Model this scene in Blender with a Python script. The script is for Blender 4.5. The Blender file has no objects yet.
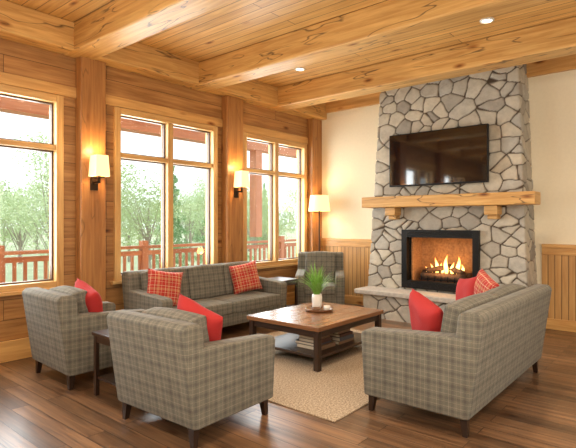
import bpy, bmesh, math, random
from mathutils import Vector, Matrix, kdtree, noise
random.seed(7)
S=bpy.context.scene
COL=S.collection
try:
    S.view_settings.view_transform='Standard'
except Exception as e: print(e)

# ---------------------------------------------------------------- materials
def newmat(name):
    m=bpy.data.materials.new(name); m.use_nodes=True
    nt=m.node_tree; b=nt.nodes['Principled BSDF']
    return m,nt,b
def N(nt,t,**kw):
    n=nt.nodes.new(t)
    for k,v in kw.items():
        if k.startswith('_'): setattr(n,k[1:],v)
        else: n.inputs[k].default_value=v
    return n
def L(nt,a,b): nt.links.new(a,b)
def ramp(nt,fac,stops,interp='LINEAR'):
    r=nt.nodes.new('ShaderNodeValToRGB'); cr=r.color_ramp; cr.interpolation=interp
    while len(cr.elements)<len(stops): cr.elements.new(0.5)
    for e,(p,c) in zip(cr.elements,stops):
        e.position=p; e.color=(c[0],c[1],c[2],1) if hasattr(c,'__len__') else (c,c,c,1)
    L(nt,fac,r.inputs['Fac']); return r.outputs['Color']
def mixc(nt,mode,fac,a,b):
    n=nt.nodes.new('ShaderNodeMix'); n.data_type='RGBA'; n.blend_type=mode
    for sock,v in ((n.inputs[0],fac),(n.inputs[6],a),(n.inputs[7],b)):
        if isinstance(v,(int,float)): sock.default_value=v
        elif isinstance(v,tuple): sock.default_value=(*v[:3],1)
        else: L(nt,v,sock)
    return n.outputs[2]
def srgb(r,g,b):
    f=lambda c:(c/255/12.92 if c/255<=0.04045 else ((c/255+0.055)/1.055)**2.4)
    return (f(r),f(g),f(b))

def plain(name,col,rough=0.5,metal=0.0,bump=0.0,bscale=60,var=0.0,spec=None):
    m,nt,b=newmat(name)
    b.inputs['Roughness'].default_value=rough; b.inputs['Metallic'].default_value=metal
    if spec: b.inputs['IOR'].default_value=spec
    tc=N(nt,'ShaderNodeTexCoord')
    n=N(nt,'ShaderNodeTexNoise',Scale=bscale,Detail=4.0); L(nt,tc.outputs['Object'],n.inputs['Vector'])
    lo=tuple(c*(1-var-0.02) for c in col); hi=tuple(min(1,c*(1+var+0.02)) for c in col)
    L(nt,ramp(nt,n.outputs['Fac'],[(0.3,lo),(0.7,hi)]),b.inputs['Base Color'])
    if bump:
        bp=N(nt,'ShaderNodeBump',Strength=bump,Distance=0.01); L(nt,n.outputs['Fac'],bp.inputs['Height']); L(nt,bp.outputs['Normal'],b.inputs['Normal'])
    return m
def emis(name,col,strength):
    m,nt,b=newmat(name)
    b.inputs['Base Color'].default_value=(*col,1)
    b.inputs['Emission Color'].default_value=(*col,1); b.inputs['Emission Strength'].default_value=strength
    return m

def wood(name,dark,light,rough=0.45,planks=None,groove=0.004,var=0.5,knots=True,cracks=0.0,gs=1.0):
    m,nt,b=newmat(name)
    b.inputs['Roughness'].default_value=rough
    tc=N(nt,'ShaderNodeTexCoord'); uv=tc.outputs['UV']
    vec=uv; rnd=None; mort=None
    if planks:
        br=N(nt,'ShaderNodeTexBrick',_offset=0.37,_offset_frequency=2,_squash=1.0)
        br.inputs['Color1'].default_value=(0,0,0,1); br.inputs['Color2'].default_value=(1,1,1,1); br.inputs['Mortar'].default_value=(0.5,0.5,0.5,1)
        br.inputs['Scale'].default_value=1; br.inputs['Mortar Size'].default_value=groove; br.inputs['Mortar Smooth'].default_value=0.1
        br.inputs['Brick Width'].default_value=planks[0]; br.inputs['Row Height'].default_value=planks[1]
        L(nt,uv,br.inputs['Vector']); rnd=br.outputs['Color']; mort=br.outputs['Fac']
        sc=N(nt,'ShaderNodeVectorMath',_operation='SCALE'); L(nt,rnd,sc.inputs[0]); sc.inputs['Scale'].default_value=37.0
        ad=N(nt,'ShaderNodeVectorMath',_operation='ADD'); L(nt,uv,ad.inputs[0]); L(nt,sc.outputs[0],ad.inputs[1]); vec=ad.outputs[0]
    mp=N(nt,'ShaderNodeMapping'); mp.inputs['Scale'].default_value=(1.3*gs,22*gs,1); L(nt,vec,mp.inputs['Vector'])
    n1=N(nt,'ShaderNodeTexNoise',Scale=1.0,Detail=7.0,Roughness=0.6,Distortion=0.6); L(nt,mp.outputs[0],n1.inputs['Vector'])
    mp2=N(nt,'ShaderNodeMapping'); mp2.inputs['Scale'].default_value=(0.7*gs,4*gs,1); L(nt,vec,mp2.inputs['Vector'])
    n2=N(nt,'ShaderNodeTexNoise',Scale=1.0,Detail=3.0,Distortion=0.8); L(nt,mp2.outputs[0],n2.inputs['Vector'])
    c1=ramp(nt,n1.outputs['Fac'],[(0.3,dark),(0.72,light)])
    c2=ramp(nt,n2.outputs['Fac'],[(0.25,(0.78,0.73,0.68)),(0.7,(1.06,1.05,1.03))])
    col=mixc(nt,'MULTIPLY',1.0,c1,c2)
    if planks:
        pv=ramp(nt,rnd,[(0.0,(1-var,)*3),(1.0,(1+var*0.35,)*3)])
        col=mixc(nt,'MULTIPLY',1.0,col,pv)
    if knots:
        mk=N(nt,'ShaderNodeMapping'); mk.inputs['Scale'].default_value=(1.5,4.2,1); L(nt,vec,mk.inputs['Vector'])
        v=N(nt,'ShaderNodeTexVoronoi',Scale=1.0); L(nt,mk.outputs[0],v.inputs['Vector'])
        k=ramp(nt,v.outputs['Distance'],[(0.04,(0.25,0.14,0.07)),(0.085,(0.62,0.45,0.32)),(0.16,(1,1,1))])
        col=mixc(nt,'MULTIPLY',1.0,col,k)
    if cracks:
        mc=N(nt,'ShaderNodeMapping'); mc.inputs['Scale'].default_value=(0.9,5.5,1); L(nt,vec,mc.inputs['Vector'])
        nc=N(nt,'ShaderNodeTexNoise',Scale=1.0,Detail=2.5,Distortion=0.3); L(nt,mc.outputs[0],nc.inputs['Vector'])
        k=ramp(nt,nc.outputs['Fac'],[(0.0,(0,0,0)),(0.484,(0,0,0)),(0.497,(1,1,1)),(0.510,(0,0,0))])
        mm=N(nt,'ShaderNodeMapping'); mm.inputs['Scale'].default_value=(1.6,3.0,1); mm.inputs['Location'].default_value=(7,3,0); L(nt,vec,mm.inputs['Vector'])
        nm=N(nt,'ShaderNodeTexNoise',Scale=1.0,Detail=1.0); L(nt,mm.outputs[0],nm.inputs['Vector'])
        mask=ramp(nt,nm.outputs['Fac'],[(0.46,(0,0,0)),(0.52,(1,1,1))])
        kk=mixc(nt,'MULTIPLY',1.0,k,mask)
        kk2=mixc(nt,'MULTIPLY',1.0,kk,(cracks,cracks,cracks))
        col=mixc(nt,'MIX',kk2,col,(0.05,0.025,0.012))
    bh=n1.outputs['Fac']
    bp=N(nt,'ShaderNodeBump',Strength=0.12,Distance=0.004); L(nt,bh,bp.inputs['Height']); nrm=bp.outputs['Normal']
    if planks:
        col=mixc(nt,'MIX',mort,col,tuple(c*0.3 for c in dark))
        bp2=N(nt,'ShaderNodeBump',Strength=0.5,Distance=0.004,_invert=True); L(nt,mort,bp2.inputs['Height']); L(nt,nrm,bp2.inputs['Normal']); nrm=bp2.outputs['Normal']
    L(nt,col,b.inputs['Base Color']); L(nt,nrm,b.inputs['Normal'])
    return m

def plaid(name,base,lines,darkc,period,fuzz=350):
    """woven check: stripes in U and V"""
    m,nt,b=newmat(name)
    b.inputs['Roughness'].default_value=0.95
    b.inputs['Sheen Weight'].default_value=0.05
    tc=N(nt,'ShaderNodeTexCoord'); sp=N(nt,'ShaderNodeSeparateXYZ'); L(nt,tc.outputs['UV'],sp.inputs[0])
    outs=[]
    for ax in ('X','Y'):
        mu=N(nt,'ShaderNodeMath',_operation='MULTIPLY'); L(nt,sp.outputs[ax],mu.inputs[0]); mu.inputs[1].default_value=1/period
        fr=N(nt,'ShaderNodeMath',_operation='FRACT'); L(nt,mu.outputs[0],fr.inputs[0])
        outs.append(fr.outputs[0])
    def stripes(f,col,ln,dk):
        return ramp(nt,f,[(0.0,dk),(0.22,dk),(0.225,col),(0.40,col),(0.405,ln),(0.445,ln),(0.45,col),(0.78,col),(0.785,ln),(0.81,ln),(0.815,col)],'CONSTANT')
    a=stripes(outs[0],base,lines,darkc); c=stripes(outs[1],base,lines,darkc)
    col=mixc(nt,'MIX',0.5,a,c)
    n=N(nt,'ShaderNodeTexNoise',Scale=fuzz,Detail=2.0); L(nt,tc.outputs['UV'],n.inputs['Vector'])
    col=mixc(nt,'MULTIPLY',1.0,col,ramp(nt,n.outputs['Fac'],[(0.3,0.65),(0.7,1.25)]))
    n3=N(nt,'ShaderNodeTexNoise',Scale=9,Detail=3.0); L(nt,tc.outputs['UV'],n3.inputs['Vector'])
    col=mixc(nt,'MULTIPLY',1.0,col,ramp(nt,n3.outputs['Fac'],[(0.3,0.82),(0.7,1.1)]))
    L(nt,col,b.inputs['Base Color'])
    bp=N(nt,'ShaderNodeBump',Strength=0.25,Distance=0.002); L(nt,n.outputs['Fac'],bp.inputs['Height']); L(nt,bp.outputs['Normal'],b.inputs['Normal'])
    return m

M={}
M['beam']=wood('pine_timber',srgb(188,138,74),srgb(230,190,122),0.42,cracks=0.9)
M['post']=wood('post_timber',srgb(142,92,48),srgb(190,138,80),0.42,cracks=0.5)
M['wallwood']=wood('wall_boards',srgb(146,98,52),srgb(196,148,90),0.42,planks=(3.2,0.22),groove=0.003,var=0.12)
M['casing']=wood('window_casing_wood',srgb(190,144,86),srgb(224,186,124),0.4,knots=False)
M['ceil']=wood('ceiling_planks',srgb(194,144,78),srgb(232,190,120),0.42,planks=(3.4,0.14),groove=0.005,var=0.17)
M['wains']=wood('wainscot_boards',srgb(184,136,80),srgb(218,176,114),0.45,planks=(4.0,0.085),groove=0.005,var=0.13,knots=False)
M['trim']=wood('trim_pine',srgb(190,140,80),srgb(224,180,114),0.4)
M['floor']=wood('floor_hardwood',srgb(80,58,42),srgb(150,114,82),0.30,planks=(1.5,0.14),groove=0.003,var=0.45)
M['table']=wood('table_wood',srgb(98,66,44),srgb(150,106,72),0.26,knots=False)
M['darkwood']=wood('dark_walnut',srgb(34,22,16),srgb(62,42,30),0.35,knots=False)
M['deck']=wood('deck_boards',srgb(180,146,118),srgb(212,180,150),0.7,planks=(3.0,0.14),var=0.15)
M['rail']=wood('redwood_rail',srgb(186,118,86),srgb(218,154,118),0.6,knots=False)
M['fabric']=plaid('grey_plaid_upholstery',srgb(112,108,96),srgb(152,145,127),srgb(90,87,79),0.088)
M['redplaid']=plaid('red_plaid_fabric',srgb(176,48,40),srgb(226,206,170),srgb(196,138,98),0.13)
M['red']=plain('red_fabric',srgb(168,36,34),0.85,bump=0.2,bscale=300)
M['plaster']=plain('cream_plaster',srgb(234,224,198),0.9,bump=0.08,bscale=25)
M['black']=plain('black_metal',(0.012,0.012,0.012),0.4,0.6)
M['screen']=plain('tv_screen',(0.005,0.005,0.006),0.05,spec=1.9)
M['bronze']=plain('dark_bronze',(0.035,0.022,0.014),0.4,0.8)
M['gasket']=plain('window_gasket',srgb(88,62,40),0.5)
M['firebrick']=plain('firebrick',srgb(168,124,84),0.9,bump=0.4,bscale=30,var=0.25)
M['log']=plain('charred_log',srgb(84,62,46),0.95,bump=0.8,bscale=40,var=0.5)
M['slab']=plain('hearth_slab_stone',srgb(180,174,164),0.7,bump=0.3,bscale=18,var=0.12)
M['pot']=plain('white_ceramic',srgb(238,234,224),0.3)
M['blade']=plain('grass_blade_green',srgb(128,176,76),0.5,var=0.25)
M['shade']=emis('lamp_shade_linen',(1.0,0.70,0.34),1.15)
M['bulb']=emis('downlight_lens',(1.0,0.86,0.62),6)
M['white']=plain('white_enamel',(0.8,0.78,0.72),0.4)
M['paper']=plain('book_pages',srgb(205,192,168),0.8)
M['book1']=plain('book_cover_tan',srgb(130,104,80),0.6)
M['book2']=plain('book_cover_grey',srgb(76,80,86),0.6)
M['book3']=plain('book_cover_brown',srgb(76,46,34),0.6)
M['trunk']=plain('bark',srgb(160,150,138),0.9,bump=0.5,bscale=20,var=0.2)
M['leafA']=plain('hazy_conifer_foliage',srgb(158,190,142),0.8,var=0.15,bscale=1.5)  # needle green lightened, outdoor haze is put into the colour
M['leafB']=plain('hazy_foliage',srgb(192,208,162),0.8,var=0.15,bscale=1.5)  # leaf colour made paler in place of real haze
M['grass']=plain('meadow_grass',srgb(196,204,170),0.95,var=0.12,bscale=0.7)

# rug
def rugmat():
    m,nt,b=newmat('jute_rug'); b.inputs['Roughness'].default_value=1
    tc=N(nt,'ShaderNodeTexCoord')
    w=N(nt,'ShaderNodeTexWave',Scale=14.0,Distortion=1.2,Detail=2.0); L(nt,tc.outputs['UV'],w.inputs['Vector'])
    n=N(nt,'ShaderNodeTexNoise',Scale=70,Detail=4.0); L(nt,tc.outputs['UV'],n.inputs['Vector'])
    c=ramp(nt,n.outputs['Fac'],[(0.35,srgb(132,112,90)),(0.65,srgb(204,184,156))])
    c=mixc(nt,'MULTIPLY',1.0,c,ramp(nt,w.outputs['Fac'],[(0.0,0.80),(1.0,1.06)]))
    L(nt,c,b.inputs['Base Color'])
    bp=N(nt,'ShaderNodeBump',Strength=0.8,Distance=0.008); L(nt,n.outputs['Fac'],bp.inputs['Height']); L(nt,bp.outputs['Normal'],b.inputs['Normal'])
    return m
M['rug']=rugmat()
# stone
def stonemat():
    m,nt,b=newmat('fieldstone'); b.inputs['Roughness'].default_value=0.85
    at=N(nt,'ShaderNodeAttribute',_attribute_name='stone'); sp=N(nt,'ShaderNodeSeparateColor'); L(nt,at.outputs['Color'],sp.inputs[0])
    tc=N(nt,'ShaderNodeTexCoord')
    base=ramp(nt,sp.outputs[0],[(0.0,srgb(154,148,138)),(0.3,srgb(188,182,168)),(0.55,srgb(200,192,174)),(0.8,srgb(176,174,166)),(1.0,srgb(190,176,152))])
    n=N(nt,'ShaderNodeTexNoise',Scale=9,Detail=8.0,Roughness=0.65); L(nt,tc.outputs['Object'],n.inputs['Vector'])
    c=mixc(nt,'MULTIPLY',1.0,base,ramp(nt,n.outputs['Fac'],[(0.25,0.74),(0.7,1.08)]))
    c=mixc(nt,'MIX',sp.outputs[2],c,srgb(72,58,44))
    L(nt,c,b.inputs['Base Color'])
    bp=N(nt,'ShaderNodeBump',Strength=0.5,Distance=0.02); L(nt,n.outputs['Fac'],bp.inputs['Height']); L(nt,bp.outputs['Normal'],b.inputs['Normal'])
    return m
M['stone']=stonemat()
# glass
def glassmat():
    m=bpy.data.materials.new('window_glass'); m.use_nodes=True; nt=m.node_tree; nt.nodes.clear()
    o=N(nt,'ShaderNodeOutputMaterial'); t=N(nt,'ShaderNodeBsdfTransparent'); g=N(nt,'ShaderNodeBsdfGlossy'); g.inputs['Roughness'].default_value=0.02
    t.inputs['Color'].default_value=(0.96,0.98,0.97,1)
    mx=N(nt,'ShaderNodeMixShader'); mx.inputs[0].default_value=0.04
    L(nt,t.outputs[0],mx.inputs[1]); L(nt,g.outputs[0],mx.inputs[2]); L(nt,mx.outputs[0],o.inputs['Surface'])
    return m
M['glass']=glassmat()
def flamemat():
    m,nt,b=newmat('flame'); tc=N(nt,'ShaderNodeTexCoord'); sp=N(nt,'ShaderNodeSeparateXYZ'); L(nt,tc.outputs['Generated'],sp.inputs[0])
    c=ramp(nt,sp.outputs['Z'],[(0.0,(1.0,0.55,0.12)),(0.45,(1.0,0.62,0.2)),(1.0,(1.0,0.22,0.02))])
    b.inputs['Base Color'].default_value=(0,0,0,1)
    L(nt,c,b.inputs['Emission Color']); b.inputs['Emission Strength'].default_value=5
    return m
M['flame']=flamemat()

# ---------------------------------------------------------------- mesh helpers
def finish(name,bm,mats,parent=None,loc=(0,0,0),rot=(0,0,0),bevel=0,seg=2,smooth=False,subs=0):
    me=bpy.data.meshes.new(name); bm.normal_update(); bm.to_mesh(me); bm.free()
    ob=bpy.data.objects.new(name,me); COL.objects.link(ob)
    for k in mats: me.materials.append(M[k])
    if smooth:
        for p in me.polygons: p.use_smooth=True
    if bevel:
        md=ob.modifiers.new('bevel','BEVEL'); md.width=bevel; md.segments=seg; md.limit_method='ANGLE'; md.angle_limit=math.radians(38)
    if subs:
        md=ob.modifiers.new('sub','SUBSURF'); md.levels=subs; md.render_levels=subs
    ob.location=loc; ob.rotation_euler=rot
    if parent: ob.parent=parent
    return ob
def empty(name,loc=(0,0,0),rz=0):
    e=bpy.data.objects.new(name,None); COL.objects.link(e); e.location=loc; e.rotation_euler=(0,0,rz); e.empty_display_size=0.1
    return e
def addbox(bm,b,jit=True,uaxis=None):
    x0,x1,y0,y1,z0,z1=b[:6]; mi=b[6] if len(b)>6 else 0
    uvl=bm.loops.layers.uv.verify()
    P=[Vector((x,y,z)) for z in (z0,z1) for y in (y0,y1) for x in (x0,x1)]
    vs=[bm.verts.new(p) for p in P]
    d=[x1-x0,y1-y0,z1-z0]; la=d.index(max(d)) if uaxis is None else uaxis
    ou,ov=(random.uniform(0,30),random.uniform(0,30)) if jit else (0,0)
    for idx,ax in (((0,2,3,1),2),((4,5,7,6),2),((0,1,5,4),1),((2,6,7,3),1),((0,4,6,2),0),((1,3,7,5),0)):
        f=bm.faces.new([vs[i] for i in idx]); f.material_index=mi
        oth=[a for a in (0,1,2) if a!=ax]
        if la in oth: ua=la; va=[a for a in oth if a!=la][0]
        else: ua,va=oth
        for l in f.loops:
            l[uvl].uv=(l.vert.co[ua]+ou,l.vert.co[va]+ov+(ax*0.37 if jit else 0))
def boxes(name,bl,mats,bevel=0.004,parent=None,loc=(0,0,0),rz=0,jit=True,uaxis=None,seg=2):
    bm=bmesh.new()
    for b in bl: addbox(bm,b,jit,uaxis)
    return finish(name,bm,mats,parent,loc,(0,0,rz),bevel,seg)
def boxuv(bm):
    uvl=bm.loops.layers.uv.verify(); bm.normal_update()
    for f in bm.faces:
        n=f.normal; ax=max(range(3),key=lambda i:abs(n[i]))
        oth=[(1,2),(0,2),(0,1)][ax]
        for l in f.loops: l[uvl].uv=(l.vert.co[oth[0]]+0.03,l.vert.co[oth[1]]+0.01)
def frustum(bm,cx,cy,z0,z1,r0,r1,n=16,mi=0,ox=0,oy=0,cap=True):
    a=[bm.verts.new((cx+r0*math.cos(2*math.pi*i/n+math.pi/n),cy+r0*math.sin(2*math.pi*i/n+math.pi/n),z0)) for i in range(n)]
    b=[bm.verts.new((cx+ox+r1*math.cos(2*math.pi*i/n+math.pi/n),cy+oy+r1*math.sin(2*math.pi*i/n+math.pi/n),z1)) for i in range(n)]
    for i in range(n):
        f=bm.faces.new((a[i],a[(i+1)%n],b[(i+1)%n],b[i])); f.material_index=mi
    if cap:
        f=bm.faces.new(a[::-1]); f.material_index=mi
        f=bm.faces.new(b); f.material_index=mi
def lathe(bm,prof,cx=0,cy=0,n=24,mi=0):
    rings=[]
    for r,z in prof: rings.append([bm.verts.new((cx+r*math.cos(2*math.pi*i/n),cy+r*math.sin(2*math.pi*i/n),z)) for i in range(n)])
    for a,b in zip(rings,rings[1:]):
        for i in range(n):
            f=bm.faces.new((a[i],a[(i+1)%n],b[(i+1)%n],b[i])); f.material_index=mi; f.smooth=True
def prism_x(bm,prof,x0,x1,nx=1):
    k=len(prof); R=[]
    for j in range(nx+1):
        x=x0+(x1-x0)*j/nx
        R.append([bm.verts.new((x,y,z)) for y,z in prof])
    for a,b in zip(R,R[1:]):
        for i in range(k): bm.faces.new((a[i],b[i],b[(i+1)%k],a[(i+1)%k]))
    bm.faces.new(R[0]); bm.faces.new(R[-1][::-1])
    bmesh.ops.recalc_face_normals(bm,faces=bm.faces)
def cushion(name,w,d,h,crown,mat,parent,loc,rot=(0,0,0),bev=0.04,n=8):
    bm=bmesh.new(); bmesh.ops.create_cube(bm,size=2)
    bmesh.ops.subdivide_edges(bm,edges=bm.edges[:],cuts=n,use_grid_fill=True)
    for v in bm.verts:
        x,y,z=v.co
        kz=(1-abs(x)**2.2)*(1-abs(y)**2.2); ky=(1-abs(x)**2.5)*(1-abs(z)**2)
        kx=(1-abs(y)**2.5)*(1-abs(z)**2)
        v.co=Vector((x*w/2+math.copysign(crown*0.3,x)*kx*(abs(x)>0.99), y*d/2+math.copysign(crown*0.5,y)*ky*(abs(y)>0.99), z*h/2+math.copysign(crown,z)*kz*(abs(z)>0.99)))
    boxuv(bm)
    return finish(name,bm,[mat],parent,loc,rot,bev,4,True)
def pillow(name,size,thick,mat,loc,rot):
    bm=bmesh.new(); uvl=bm.loops.layers.uv.verify(); n=18
    def sheet(sg):
        g=[]
        for i in range(n+1):
            row=[]
            for j in range(n+1):
                x=-1+2*i/n; z=-1+2*j/n
                t=((1-x**4)*(1-z**4))
                th=sg*thick/2*(max(t,0)**0.55)
                X=x*(1-0.09*(1-z*z)); Z=z*(1-0.09*(1-x*x))
                w=noise.noise(Vector((x*1.7+loc[0]*5,z*1.7,sg*3)))*0.014*t
                row.append(bm.verts.new((X*size/2,th+w,Z*size/2)))
            g.append(row)
        for i in range(n):
            for j in range(n):
                q=[g[i][j],g[i+1][j],g[i+1][j+1],g[i][j+1]]
                if sg>0: q=q[::-1]
                f=bm.faces.new(q)
                for l in f.loops: l[uvl].uv=(l.vert.co.x+0.3,l.vert.co.z+0.3)
    sheet(1); sheet(-1)
    bmesh.ops.remove_doubles(bm,verts=bm.verts[:],dist=0.0005)
    ob=finish(name,bm,[mat],None,loc,rot,0,2,True)
    return ob

# ---------------------------------------------------------------- ROOM
CH=3.78; XR=8.6; YB=7.6; YF=-3.2
boxes('floor',[(-0.2,XR+0.2,YF-0.2,YB+0.2,-0.12,0)],['floor'],0,jit=False,uaxis=0)
boxes('ceiling',[(-0.2,XR+0.2,YF-0.2,YB+0.2,CH,CH+0.12)],['ceil'],0,jit=False,uaxis=0)
boxes('wall_back',[(-0.2,XR+0.2,YB,YB+0.2,0,CH)],['plaster'],0)
boxes('wall_right',[(XR,XR+0.2,YF-0.2,YB,0,CH)],['plaster'],0)
boxes('wall_front',[(-0.2,XR,YF-0.2,YF,0,CH)],['plaster'],0)
WIN=[(0.92,2.65),(3.30,5.03),(5.58,7.27),(-1.50,0.24)]
ZS,ZT=0.75,2.97
wl=[(-0.2,0,YF,YB,0,ZS),(-0.2,0,YF,YB,ZT,CH)]
ys=sorted(WIN); prev=YF
for a,b in ys:
    wl.append((-0.2,0,prev,a,ZS,ZT)); prev=b
wl.append((-0.2,0,prev,YB,ZS,ZT))
boxes('wall_left',wl,['wallwood'],0,jit=False,uaxis=1)
# windows
def window(i,y0,y1):
    cw=0.085; e=empty('window_%d'%i,(0,(y0+y1)/2,ZS)); W=y1-y0; H=ZT-ZS; h=W/2; zt=2.36-ZS
    fr=[(-0.16,0.035,-h,-h+cw,0,H),(-0.16,0.035,h-cw,h,0,H),(-0.16,0.035,-h+cw,h-cw,H-cw,H),(-0.16,0.035,-h+cw,h-cw,0,cw*0.8),
        (-0.15,0.02,-0.045,0.045,cw*0.8,H-cw)]
    for a,b in ((-h+cw,-0.045),(0.045,h-cw)):
        fr.append((-0.14,0.012,a,b,zt-0.03,zt+0.03))
    boxes('frame',fr,['casing'],0.006,e)
    gk=[]
    for a,b in ((-h+cw,-0.045),(0.045,h-cw)):
        for c,d in ((cw*0.8,zt-0.03),(zt+0.03,H-cw)):
            g=0.018
            gk+=[(-0.10,-0.05,a,a+g,c,d),(-0.10,-0.05,b-g,b,c,d),(-0.10,-0.05,a+g,b-g,c,c+g),(-0.10,-0.05,a+g,b-g,d-g,d)]
    boxes('sash_edge',gk,['gasket'],0,e)
    boxes('glass',[(-0.083,-0.079,-h+cw,h-cw,cw*0.8,H-cw)],['glass'],0,e)
    boxes('sill',[(0.0,0.075,-h-0.05,h+0.05,-0.04,0.0)],['casing'],0.006,e)
    ld=bpy.data.lights.new('window_portal','AREA'); ld.shape='RECTANGLE'
    try: ld.cycles.is_portal=True
    except Exception as ex: print(ex)
    lo=bpy.data.objects.new('sky_portal',ld); COL.objects.link(lo); lo.parent=e; lo.location=(-0.19,0,H/2); lo.rotation_euler=(0,math.radians(-90),0)
    ld.size=H; ld.size_y=W
for i,(a,b) in enumerate(WIN): window(i+1,a,b)
# trims
boxes('trim_1',[(0,0.03,YF,YB,ZT+0.005,ZT+0.13)],['trim'],0.005)
boxes('trim_2',[(0.0,XR,YB-0.05,YB,3.58,CH)],['trim'],0.005)
boxes('trim_3',[(0.14,1.44,YB-0.05,YB,1.14,1.19),(4.0,XR,YB-0.05,YB,1.14,1.19),(0.14,1.44,YB-0.035,YB,1.04,1.14),(4.0,XR,YB-0.035,YB,1.04,1.14)],['trim'],0.005)
boxes('trim_4',[(0.14,1.44,YB-0.022,YB,0.14,1.04),(4.0,XR,YB-0.022,YB,0.14,1.04)],['wains'],0,jit=False,uaxis=2)
boxes('baseboard_back',[(0.14,1.44,YB-0.04,YB,0,0.15),(4.0,XR,YB-0.04,YB,0,0.15)],['trim'],0.005)
boxes('baseboard_left',[(0,0.04,YF,YB-0.04,0,0.22)],['trim'],0.006)
# columns and plates
for (a,b) in ((2.80,3.12),(5.13,5.48),(7.30,7.60),(0.36,0.70)):
    boxes('timber_column',[(0,0.14,a,b,0,3.46)],['post'],0.012)
boxes('wall_plate_beam',[(0,0.26,YF,YB,3.46,CH)],['beam'],0.015)
for y in (6.17,4.47,2.66,0.85,-0.9,-2.6):
    boxes('ceiling_beam',[(0.0,XR,y,y+0.32,3.45,CH)],['beam'],0.018)

# ---------------------------------------------------------------- FIREPLACE
def stone_shell(name,seg,pos,z0,z1,hole,seed,parent,step=0.0115,gw=0.29,gh=0.185):
    rnd=random.Random(seed); Ls=sum(seg)
    pts=[]; asp=1.3
    r=0; z=z0-gh
    while z<z1+gh:
        s=-gw+(r%2)*gw*0.5
        while s<Ls+gw:
            q=rnd.random()
            if q>0.12:
                p=((s+rnd.uniform(-.34,.34)*gw)/asp, z+rnd.uniform(-.32,.32)*gh)
                pts.append(p)
                if q>0.82: pts.append((p[0]+gw*0.3*rnd.choice((-1,1)),p[1]+gh*0.4*rnd.choice((-1,1))))
            s+=gw
        z+=gh; r+=1
    kd=kdtree.KDTree(len(pts))
    for i,p in enumerate(pts): kd.insert((p[0],p[1],0),i)
    kd.balance()
    cr=[(rnd.random(),rnd.uniform(0.4,1.0)) for _ in pts]
    bm=bmesh.new(); cl=bm.verts.layers.float_color.new('stone')
    ns=int(Ls/step); nz=int((z1-z0)/step)
    G=[]
    for i in range(ns+1):
        col=[]
        for j in range(nz+1):
            s=Ls*i/ns; zz=z0+(z1-z0)*j/nz
            wx=noise.noise(Vector((s*7,zz*7,seed)))*0.010; wz=noise.noise(Vector((s*7,zz*7,seed+9)))*0.010
            qx,qz=(s+wx)/asp,zz+wz
            best=[]
            for c,ii,_d in kd.find_n((qx,qz,0),6):
                dx,dz=abs(qx-c[0]),abs(qz-c[1])
                best.append(((dx**2.7+dz**2.7)**(1/2.7),ii))
            best.sort(); d1,i1=best[0]; d2=best[1][0]
            e=(d2-d1)/2*1.1
            t=min(1,max(0,(e-0.003)/0.009)); t=t*t*(3-2*t)
            h=t*(0.012+0.016*cr[i1][1])+noise.noise(Vector((s*9,zz*9,seed)))*0.005*t+noise.noise(Vector((s*28,zz*28,seed)))*0.003*t
            v=bm.verts.new(pos(s,zz,h)); v[cl]=(cr[i1][0],cr[i1][1],1-min(1,max(0,(e-0.0035)/0.005)),1)
            col.append(v)
        G.append(col)
    for i in range(ns):
        for j in range(nz):
            s=Ls*(i+.5)/ns; zz=z0+(z1-z0)*(j+.5)/nz
            if hole and hole(s,zz): continue
            f=bm.faces.new((G[i][j],G[i+1][j],G[i+1][j+1],G[i][j+1])); f.smooth=True
    bmesh.ops.recalc_face_normals(bm,faces=bm.faces)
    return finish(name,bm,['stone'],parent)
FP=empty('stone_fireplace',(0,0,0))
SD,FW=0.5,2.45
FX0,FX1,FZ0,FZ1=2.11,3.31,0.47,1.38
def chim(s,z,h):
    f=z/CH; xl=1.46+0.22*f; xr=3.94-0.16*f; yf=7.09+0.08*f
    if s<SD: return (xl-h, YB-(YB-yf)*s/SD, z)
    if s>SD+FW: return (xr+h, yf+(YB-yf)*(s-SD-FW)/SD, z)
    a=(s-SD)/FW; nx=0
    if a<0.012: nx=-h*0.7
    if a>0.988: nx=h*0.7
    return (xl+(xr-xl)*a+nx, yf-h, z)
def chole(s,z):
    if not(SD<s<SD+FW): return False
    x=chim(s,z,0)[0]
    return FX0+0.02<x<FX1-0.02 and FZ0+0.01<z<FZ1-0.02
stone_shell('chimney_stone',(SD,FW,SD),chim,0.0,CH,chole,3,FP)
HX0,HX1,HY=1.62,3.92,6.70
def hb(s,z,h):
    if s<0.4: return (HX0-h,7.1-(7.1-HY)*s/0.4,z)
    if s>0.4+2.3: return (HX1+h,HY+(7.1-HY)*(s-2.7)/0.4,z)
    return (HX0+(HX1-HX0)*(s-0.4)/2.3,HY-h,z)
stone_shell('hearth_stone',(0.4,2.3,0.4),hb,0.0,0.37,None,11,FP)
boxes('hearth_slab',[(1.50,4.0,6.60,7.07,0.365,0.44)],['slab'],0.015,FP,seg=3)
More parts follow.
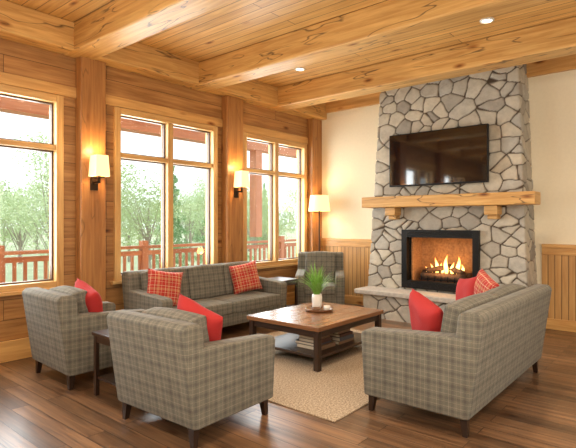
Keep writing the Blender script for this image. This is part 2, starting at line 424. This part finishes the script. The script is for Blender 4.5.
# firebox
fy=7.02
bl=[]
t=0.09
bl+=[(FX0,FX0+t,fy,fy+0.12,FZ0,FZ1),(FX1-t,FX1,fy,fy+0.12,FZ0,FZ1),(FX0+t,FX1-t,fy,fy+0.12,FZ1-0.12,FZ1),(FX0+t,FX1-t,fy,fy+0.12,FZ0,FZ0+0.12)]
for k in range(4): bl.append((FX0+0.12,FX1-0.12,fy-0.008,fy,FZ0+0.022+k*0.022,FZ0+0.032+k*0.022))
for k in range(3): bl.append((FX0+0.12,FX1-0.12,fy-0.008,fy,FZ1-0.085+k*0.022,FZ1-0.075+k*0.022))
bl+=[(FX0+t,FX1-t,7.52,7.56,FZ0,FZ1),(FX0+t,FX0+t+0.02,fy+0.12,7.52,FZ0,FZ1),(FX1-t-0.02,FX1-t,fy+0.12,7.52,FZ0,FZ1),(FX0+t,FX1-t,fy+0.12,7.52,FZ1-0.04,FZ1)]
boxes('firebox_surround',bl,['black'],0.003,FP)
boxes('firebox_lining',[(FX0+0.11,FX1-0.11,7.48,7.52,FZ0+0.1,FZ1-0.04),(FX0+0.11,FX0+0.13,7.15,7.48,FZ0+0.1,FZ1-0.04),(FX1-0.13,FX1-0.11,7.15,7.48,FZ0+0.1,FZ1-0.04),(FX0+t,FX1-t,fy+0.12,7.52,FZ0,FZ0+0.10)],['firebrick'],0,FP)
bm=bmesh.new()
def logm(bm,p0,p1,r):
    p0=Vector(p0);p1=Vector(p1); d=(p1-p0); q=d.to_track_quat('Z','Y').to_matrix(); n=14; R=[]
    for k in range(9):
        c=p0+d*k/8; rr=r*(1+0.12*math.sin(k*1.9))
        R.append([bm.verts.new(c+q@Vector((rr*(1+.1*math.sin(i*2.3+k*.4))*math.cos(2*math.pi*i/n),rr*(1+.1*math.cos(i*1.7))*math.sin(2*math.pi*i/n),0))) for i in range(n)])
    for a,b in zip(R,R[1:]):
        for i in range(n): bm.faces.new((a[i],a[(i+1)%n],b[(i+1)%n],b[i]))
    bm.faces.new(R[0][::-1]); bm.faces.new(R[-1])
zb=FZ0+0.1
logm(bm,(2.32,7.36,zb+0.10),(3.10,7.34,zb+0.10),0.06)
logm(bm,(2.36,7.22,zb+0.09),(3.06,7.20,zb+0.09),0.05)
logm(bm,(2.45,7.20,zb+0.17),(2.78,7.38,zb+0.24),0.04)
logm(bm,(3.02,7.22,zb+0.16),(2.70,7.36,zb+0.23),0.038)
finish('fire_logs',bm,['log'],FP,smooth=True)
gl=[]
for k in range(7):
    x=2.38+k*0.105; gl+=[(x,x+0.012,7.15,7.40,zb+0.03,zb+0.045),(x,x+0.012,7.15,7.162,zb+0.0,zb+0.10)]
gl+=[(2.34,3.06,7.15,7.165,zb+0.03,zb+0.045)]
boxes('fire_grate',gl,['black'],0,FP)
for k,(x,h,r) in enumerate([(2.50,0.14,0.03),(2.58,0.24,0.038),(2.66,0.16,0.032),(2.74,0.29,0.04),(2.82,0.18,0.034),(2.90,0.27,0.04),(2.98,0.16,0.03),(2.42,0.09,0.02)]):
    bm=bmesh.new(); n=12
    R=[]
    for j in range(13):
        tt=j/12; rr=r*(math.sin(math.pi*min(1,tt*0.82+0.18))**0.9)*(1-tt*0.55)+0.0005
        ox=0.03*math.sin(tt*4+k)*tt
        R.append([bm.verts.new((ox+rr*math.cos(2*math.pi*i/n),0.45*rr*math.sin(2*math.pi*i/n),tt*h)) for i in range(n)])
    for a,b in zip(R,R[1:]):
        for i in range(n): bm.faces.new((a[i],a[(i+1)%n],b[(i+1)%n],b[i]))
    finish('flame_%d'%k,bm,['flame'],FP,(x,7.27+0.02*(k%3),zb+0.14),smooth=True)
# mantel
boxes('mantel_shelf',[(1.50,4.09,6.82,7.12,1.73,1.90),(1.88,2.06,6.90,7.14,1.60,1.73),(3.42,3.60,6.90,7.14,1.60,1.73),(1.90,2.04,6.98,7.14,1.54,1.60),(3.44,3.58,6.98,7.14,1.54,1.60)],['beam'],0.012,FP)
# TV
T=empty('wall_mounted_tv',(2.69,6.99,2.465))
boxes('bezel',[(-0.765,0.765,-0.02,0.035,-0.41,0.41)],['black'],0.006,T)
boxes('screen',[(-0.75,0.75,-0.024,-0.018,-0.385,0.395)],['screen'],0,T)
boxes('bracket',[(-0.2,0.2,0.035,0.15,-0.15,0.15)],['black'],0,T)

# ---------------------------------------------------------------- SEATING
def seating(name,w,d,h,ah,nseat,nback,loc,rz,aw=0.15):
    e=empty(name,(loc[0],loc[1],0.0),rz); hw=w/2; hd=d/2; F='fabric'
    def pr(nm,prof,x0,x1,nx=1,bev=0.03):
        bm=bmesh.new(); prism_x(bm,prof,x0,x1,nx); boxuv(bm); return finish(nm,bm,[F],e,(0,0,0),(0,0,0),bev,4,True)
    # back shell
    pr('back',[(-hd+0.07,0.13),(-hd+0.23,0.13),(-hd+0.15,h-0.03),(-hd+0.11,h),(-hd+0.01,h),(-hd-0.03,h-0.03)],-hw+0.004,hw-0.004,1,0.025)
    # arms, running back into the shell
    for nm,x0,x1 in (('arm_1',-hw,-hw+aw),('arm_2',hw-aw,hw)):
        pr(nm,[(-hd+0.085,0.13),(hd-0.03,0.13),(hd,ah-0.035),(hd-0.03,ah-0.005),(hd-0.10,ah),(-hd+0.10,ah+0.05),(-hd+0.035,ah+0.055)],x0,x1,1,0.022)
    bm=bmesh.new(); addbox(bm,(-hw+aw-0.01,hw-aw+0.01,-hd+0.2,hd-0.03,0.14,0.30)); boxuv(bm); finish('base',bm,[F],e,bevel=0.012)
    iw=w-2*aw
    for k in range(nseat):
        cw=iw/nseat; cushion('seat_%d'%(k+1),cw-0.008,d-0.24,0.15,0.018,F,e,(-iw/2+cw*(k+.5),0.115,0.375),bev=0.035)
    bh=h-0.46
    for k in range(nback):
        cw=iw/nback; cushion('back_cushion_%d'%(k+1),cw-0.012,0.15,bh,0.03,F,e,(-iw/2+cw*(k+.5),-hd+0.27,0.45+bh/2+0.01),rot=(math.radians(9),0,0),bev=0.045)
    bm=bmesh.new()
    for sx in (-1,1):
        for sy in (-1,1):
            cx,cy=sx*(hw-0.07),(hd-0.08 if sy>0 else -hd+0.12)
            frustum(bm,cx+sx*0.01,cy+sy*0.01,0.0,0.14,0.024,0.04,4,0,-sx*0.01,-sy*0.01)
    finish('legs',bm,['darkwood'],e)
    return e
seating('armchair',0.90,0.90,0.83,0.62,1,1,(2.735,2.39),math.radians(2))
seating('armchair',0.85,0.90,0.85,0.62,1,1,(1.05,2.42),math.radians(-2))
seating('armchair',0.82,0.80,0.96,0.62,1,1,(0.70,6.78),math.radians(-145))
seating('sofa',2.20,0.86,0.88,0.62,2,3,(0.62,4.40),math.radians(-90))
seating('sofa',2.03,0.93,0.88,0.65,2,2,(4.10,4.35),math.radians(90),0.17)
R_=math.radians
pillow('throw_pillow',0.45,0.17,'red',(2.85,2.34,0.69),(R_(14),R_(18),R_(8)))
pillow('throw_pillow',0.44,0.17,'red',(1.18,2.36,0.69),(R_(14),R_(14),R_(-4)))
pillow('throw_pillow',0.46,0.17,'redplaid',(0.66,3.60,0.68),(R_(16),R_(-10),R_(-108)))
pillow('throw_pillow',0.44,0.17,'redplaid',(0.66,5.00,0.69),(R_(16),R_(10),R_(-118)))
pillow('throw_pillow',0.45,0.18,'red',(4.02,3.74,0.68),(R_(14),R_(14),R_(-35)))
pillow('throw_pillow',0.46,0.16,'redplaid',(4.08,4.92,0.76),(R_(8),R_(-14),R_(128)))
pillow('throw_pillow',0.44,0.16,'red',(3.88,5.06,0.72),(R_(10),R_(12),R_(140)))

# ---------------------------------------------------------------- TABLES
CT=empty('coffee_table',(2.34,4.50,0.012))
boxes('top',[(-0.50,0.50,-0.65,-0.56,0.40,0.445),(-0.50,0.50,0.56,0.65,0.40,0.445)]+[(-0.50+k*0.2,-0.302+k*0.2,-0.559,0.559,0.40,0.444) for k in range(5)],['table'],0.004,CT)
ax,ay=0.45,0.60
boxes('frame',[(sx*ax-0.03,sx*ax+0.03,sy*ay-0.03,sy*ay+0.03,0,0.40) for sx in (-1,1) for sy in (-1,1)]+
      [(-ax,ax,sy*ay-0.015,sy*ay+0.015,0.33,0.395) for sy in (-1,1)]+[(sx*ax-0.015,sx*ax+0.015,-ay,ay,0.33,0.395) for sx in (-1,1)],['darkwood'],0.004,CT)
boxes('shelf',[(-0.45,0.45,-0.58,0.58,0.11,0.14)],['darkwood'],0.004,CT)
def book(bl,x,y,z,w,d,h,mi):
    bl+=[(x-w/2,x+w/2,y-d/2,y+d/2,z,z+0.004,mi),(x-w/2,x+w/2,y-d/2,y+d/2,z+h-0.004,z+h,mi),(x-w/2+0.004,x+w/2-0.004,y-d/2+0.004,y+d/2-0.004,z+0.004,z+h-0.004,0),(x+w/2-0.004,x+w/2,y-d/2,y+d/2,z+.004,z+h-.004,mi)]
bl=[]
for bx,by in ((0.18,-0.3),(0.2,0.08)):
    z=0.0
    for k in range(4):
        h=random.choice([0.03,0.04,0.035]); book(bl,bx+random.uniform(-.02,.02),by+random.uniform(-.02,.02),z,0.30-0.02*k,0.30-0.02*k,h,1+(k+int(by*10))%3); z+=h+0.0005
boxes('book_stack',bl,['paper','book1','book2','book3'],0,None,(2.34,4.50,0.154))
def table(name,x0,x1,y0,y1,h,shelf=True):
    e=empty(name,((x0+x1)/2,(y0+y1)/2,0)); a=(x1-x0)/2; b=(y1-y0)/2
    boxes('top',[(-a,a,-b,b,h-0.03,h)],['darkwood'],0.005,e)
    bl=[(sx*(a-0.03)-0.018,sx*(a-0.03)+0.018,sy*(b-0.03)-0.018,sy*(b-0.03)+0.018,0,h-0.03) for sx in (-1,1) for sy in (-1,1)]
    bl+=[(-a+0.03,a-0.03,sy*(b-0.03)-0.01,sy*(b-0.03)+0.01,h-0.09,h-0.03) for sy in (-1,1)]+[(sx*(a-0.03)-0.01,sx*(a-0.03)+0.01,-b+0.03,b-0.03,h-0.09,h-0.03) for sx in (-1,1)]
    if shelf: bl+=[(-a+0.03,a-0.03,-b+0.03,b-0.03,0.14,0.16)]
    boxes('frame',bl,['darkwood'],0.003,e)
table('side_table',1.68,2.20,2.12,2.62,0.55)
table('end_table',0.40,0.84,5.60,6.02,0.60)
boxes('area_rug',[(1.30,3.62,3.00,5.75,0.0,0.011)],['rug'],0.004,jit=False)
# tray, plant
bm=bmesh.new(); lathe(bm,[(0.001,0.0),(0.15,0.0),(0.17,0.025),(0.165,0.027),(0.145,0.008),(0.001,0.008)],n=36)
finish('wooden_tray',bm,['table'],None,(2.28,4.62,0.458))
PL=empty('potted_grass_plant',(2.20,4.68,0.467))
bm=bmesh.new(); lathe(bm,[(0.001,0),(0.045,0),(0.058,0.03),(0.062,0.13),(0.054,0.17),(0.048,0.17),(0.05,0.14),(0.001,0.14)],n=28); finish('pot',bm,['pot'],PL)
bm=bmesh.new(); rg=random.Random(2)
for k in range(140):
    a=rg.uniform(0,2*math.pi); sp=rg.uniform(0.04,0.36); hh=rg.uniform(0.30,0.54)*(1-sp*0.8); w=rg.uniform(0.004,0.008)
    px,py=-math.sin(a),math.cos(a); prev=None
    for j in range(7):
        t=j/6; r=0.02+sp*t**1.5; z=0.14+hh*(t-0.30*sp/0.22*t*t*t)
        ww=w*(1-t)**0.6+0.0004
        c=(r*math.cos(a),r*math.sin(a),z)
        cur=(bm.verts.new((c[0]+px*ww,c[1]+py*ww,z)),bm.verts.new((c[0]-px*ww,c[1]-py*ww,z)))
        if prev: bm.faces.new((prev[0],prev[1],cur[1],cur[0]))
        prev=cur
finish('grass_blades',bm,['blade'],PL,smooth=True)
bm=bmesh.new(); lathe(bm,[(0.001,0),(0.035,0),(0.04,0.05),(0.036,0.05),(0.03,0.006),(0.001,0.006)],n=24); finish('candle_cup',bm,['pot'],None,(2.36,4.66,0.467))
bm=bmesh.new(); lathe(bm,[(0.001,0),(0.03,0),(0.06,0.035),(0.056,0.035),(0.028,0.006),(0.001,0.006)],n=24); finish('small_bowl',bm,['table'],None,(2.30,4.53,0.467))

# ---------------------------------------------------------------- LAMPS
def pt(loc,e,col,r=0.06,parent=None):
    ld=bpy.data.lights.new('bulb_light','POINT'); ld.energy=e; ld.color=col; ld.shadow_soft_size=r
    o=bpy.data.objects.new('bulb_light',ld); COL.objects.link(o); o.location=loc
    if parent: o.parent=parent
    return o
WARM=(1.0,0.68,0.34)
FL=empty('floor_lamp',(0.34,7.24,0))
bm=bmesh.new(); lathe(bm,[(0.001,0),(0.14,0),(0.14,0.02),(0.03,0.04),(0.012,0.06),(0.012,1.70),(0.02,1.72),(0.006,1.74),(0.006,1.98),(0.001,1.99)],n=24); finish('stand',bm,['bronze'],FL)
bm=bmesh.new(); lathe(bm,[(0.20,1.70),(0.165,1.99)],n=32); finish('shade',bm,['shade'],FL)
pt((0,0,1.86),12,WARM,0.05,FL)
def sconce(y):
    e=empty('wall_sconce',(0.14,y,2.16))
    boxes('mount',[(0,0.02,-0.045,0.045,-0.28,-0.08),(0.02,0.14,-0.012,0.012,-0.20,-0.175),(0.115,0.14,-0.012,0.012,-0.20,-0.04),(0.08,0.175,-0.05,0.05,-0.135,-0.12)],['bronze'],0.003,e)
    bm=bmesh.new(); frustum(bm,0.13,0,-0.12,0.13,0.125,0.105,4,cap=False); finish('shade',bm,['shade'],e)
    pt((0.13,0,0.0),10,WARM,0.04,e)
    pt((0.13,0,0.20),6,WARM,0.04,e)
sconce(2.96); sconce(5.31); sconce(0.53)
def downlight(x,y,e=88):
    g=empty('recessed_downlight',(x,y,CH))
    bm=bmesh.new(); lathe(bm,[(0.055,-0.012),(0.075,-0.012),(0.078,0.0)],n=28); finish('trim_ring',bm,['white'],g)
    bm=bmesh.new(); lathe(bm,[(0.001,-0.008),(0.056,-0.008)],n=28); finish('lens',bm,['bulb'],g)
    ld=bpy.data.lights.new('spot','SPOT'); ld.energy=e; ld.color=(1.0,0.86,0.67); ld.spot_size=R_(130); ld.spot_blend=0.8; ld.shadow_soft_size=0.10
    o=bpy.data.objects.new('spot',ld); COL.objects.link(o); o.parent=g; o.location=(0,0,-0.03)
for x,y in ((3.87,5.65),(1.16,5.65),(3.87,3.75),(1.16,2.10),(3.87,2.05),(6.6,5.65),(6.6,3.75),(6.6,2.05),(3.87,0.3),(6.6,0.3)): downlight(x,y)
pt((2.72,7.10,0.85),8,(1.0,0.50,0.18),0.08)
COL.objects[-1].name='fire_glow'
def area(loc,rot,sx,sy,e,col,name='fill_light'):
    ld=bpy.data.lights.new(name,'AREA'); ld.shape='RECTANGLE'; ld.size=sx; ld.size_y=sy; ld.energy=e; ld.color=col
    o=bpy.data.objects.new(name,ld); COL.objects.link(o); o.location=loc; o.rotation_euler=rot
area((5.0,-1.9,3.4),(R_(40),0,0),4.5,1.2,150,(1.0,0.96,0.90))  # unseen fill added behind the camera to brighten the room
area((8.3,2.5,2.2),(0,R_(80),0),2.2,5.0,120,(1.0,0.96,0.90))  # added fill from the right, stands in for window light without a window
area((5.0,-0.9,0.5),(R_(170),0,0),3.0,1.5,150,(1.0,0.89,0.73))  # added low fill aimed upwards, stands in for bounce onto the ceiling
# window daylight
for (a,b) in WIN:
    area((-0.35,(a+b)/2,1.9),(0,R_(-90),0),2.0,1.5,110,(0.92,0.96,1.0),'window_daylight')

# ---------------------------------------------------------------- OUTSIDE
boxes('deck',[(-2.2,-0.2,-6,12,-0.18,-0.06)],['deck'],0,jit=False,uaxis=1)
rb=[(-2.08,-1.94,-6,12,1.02,1.07),(-2.04,-1.98,-6,12,0.90,0.98),(-2.04,-1.98,-6,12,0.06,0.13)]
y=-6
while y<12:
    rb.append((-2.03,-1.99,y,y+0.045,0.13,0.90)); y+=0.15
for y in (-4.6,-2.2,0.2,2.6,5.0,7.4,8.8,11): rb.append((-2.07,-1.95,y,y+0.12,-0.06,1.16))
boxes('deck_railing',rb,['rail'],0)
pb=[(-2.15,-1.9,-6,12,3.12,3.32)]
for y in (-2.2,7.9): pb.append((-2.12,-1.92,y,y+0.2,1.16,3.12))
y=-6
while y<12:
    pb.append((-2.5,-0.2,y,y+0.1,3.32,3.48)); y+=1.2
boxes('porch_frame',pb,['rail'],0)
bm=bmesh.new(); n=40; g=[]
for i in range(n+1):
    row=[]
    for j in range(n+1):
        x=-2.3-90*(i/n)**1.5; yy=-40+130*j/n
        dist=-x; z=-1.6+ (0.02*max(0,dist-10))+noise.noise(Vector((x*.05,yy*.05,0)))*1.0*min(1,dist/10)
        row.append(bm.verts.new((x,yy,z)))
    g.append(row)
for i in range(n):
    for j in range(n): bm.faces.new((g[i][j],g[i][j+1],g[i+1][j+1],g[i+1][j]))
finish('meadow_ground',bm,['grass'],smooth=True)
def leafy(name,kind,seed):
    r=random.Random(seed); bm=bmesh.new(); frustum(bm,0,0,0,7 if kind=='c' else 4,0.16,0.04,8,0)
    def leaf(p,s):
        d=Vector((r.uniform(-1,1),r.uniform(-1,1),r.uniform(-1,1))).normalized(); q=d.orthogonal().normalized()
        a=bm.verts.new(p+d*s); b=bm.verts.new(p-d*s*0.6+q*s*0.5); c=bm.verts.new(p-d*s*0.6-q*s*0.5); f=bm.faces.new((a,b,c)); f.material_index=1
    if kind=='c':
        for k in range(7000):
            z=r.uniform(0.05,1)**1.1; R=1.9*(1-z)*(0.75+0.25*math.sin(z*60)); a=r.uniform(0,6.283); rr=R*math.sqrt(r.random())
            leaf(Vector((rr*math.cos(a),rr*math.sin(a),0.5+z*7.2-rr*0.25)),r.uniform(0.06,0.13))
    else:
        cl=[(Vector((r.uniform(-1.6,1.6),r.uniform(-1.6,1.6),r.uniform(2.2,6))),r.uniform(0.5,1.1)) for _ in range(18)]
        for c,rad in cl:
            b0=Vector((0,0,r.uniform(1.2,3))); v=[bm.verts.new(b0+Vector(o)) for o in ((.04,0,0),(-.03,.03,0),(-.03,-.03,0))]; tip=bm.verts.new(c)
            for i in range(3): bm.faces.new((v[i],v[(i+1)%3],tip))
            for k in range(230):
                d=Vector((r.gauss(0,1),r.gauss(0,1),r.gauss(0,1))).normalized()*rad*r.random()**0.4
                leaf(c+d,r.uniform(0.05,0.10))
    me=bpy.data.meshes.new(name); bm.to_mesh(me); bm.free(); me.materials.append(M['trunk']); me.materials.append(M['leafA' if kind=='c' else 'leafB']); return me
ca=leafy('conifer_tree','c',1); da=leafy('birch_tree','d',2); db=leafy('birch_tree','d',3)
rt=random.Random(12); placed=[]
tries=0
while len(placed)<46 and tries<5000:
    tries+=1
    x=-rt.uniform(9,42); yy=rt.uniform(-4,14)+(-x)*0.55*rt.uniform(0.4,1.6)
    if any((x-a)**2+(yy-b)**2<4.3**2 for a,b in placed): continue
    placed.append((x,yy))
    me=rt.choice([ca,da,da,db]); nm='conifer_tree' if me is ca else 'birch_tree'
    o=bpy.data.objects.new(nm,me); COL.objects.link(o); o.location=(x,yy,-1.9); o.rotation_euler=(0,0,rt.uniform(0,6)); s=rt.uniform(0.8,1.1); o.scale=(s,s,s)
W=bpy.data.worlds.new('sky'); S.world=W; W.use_nodes=True
bg=W.node_tree.nodes['Background']; bg.inputs['Color'].default_value=(0.93,0.97,1.0,1); bg.inputs['Strength'].default_value=2.1

# ---------------------------------------------------------------- CAMERA
cd=bpy.data.cameras.new('camera'); cam=bpy.data.objects.new('camera',cd); COL.objects.link(cam)
cd.sensor_width=36; cd.lens=30.4; cd.shift_y=-0.0035; cd.clip_end=300
cam.location=(5.70,0,1.5); cam.rotation_euler=(R_(90),0,R_(40.2)); S.camera=cam
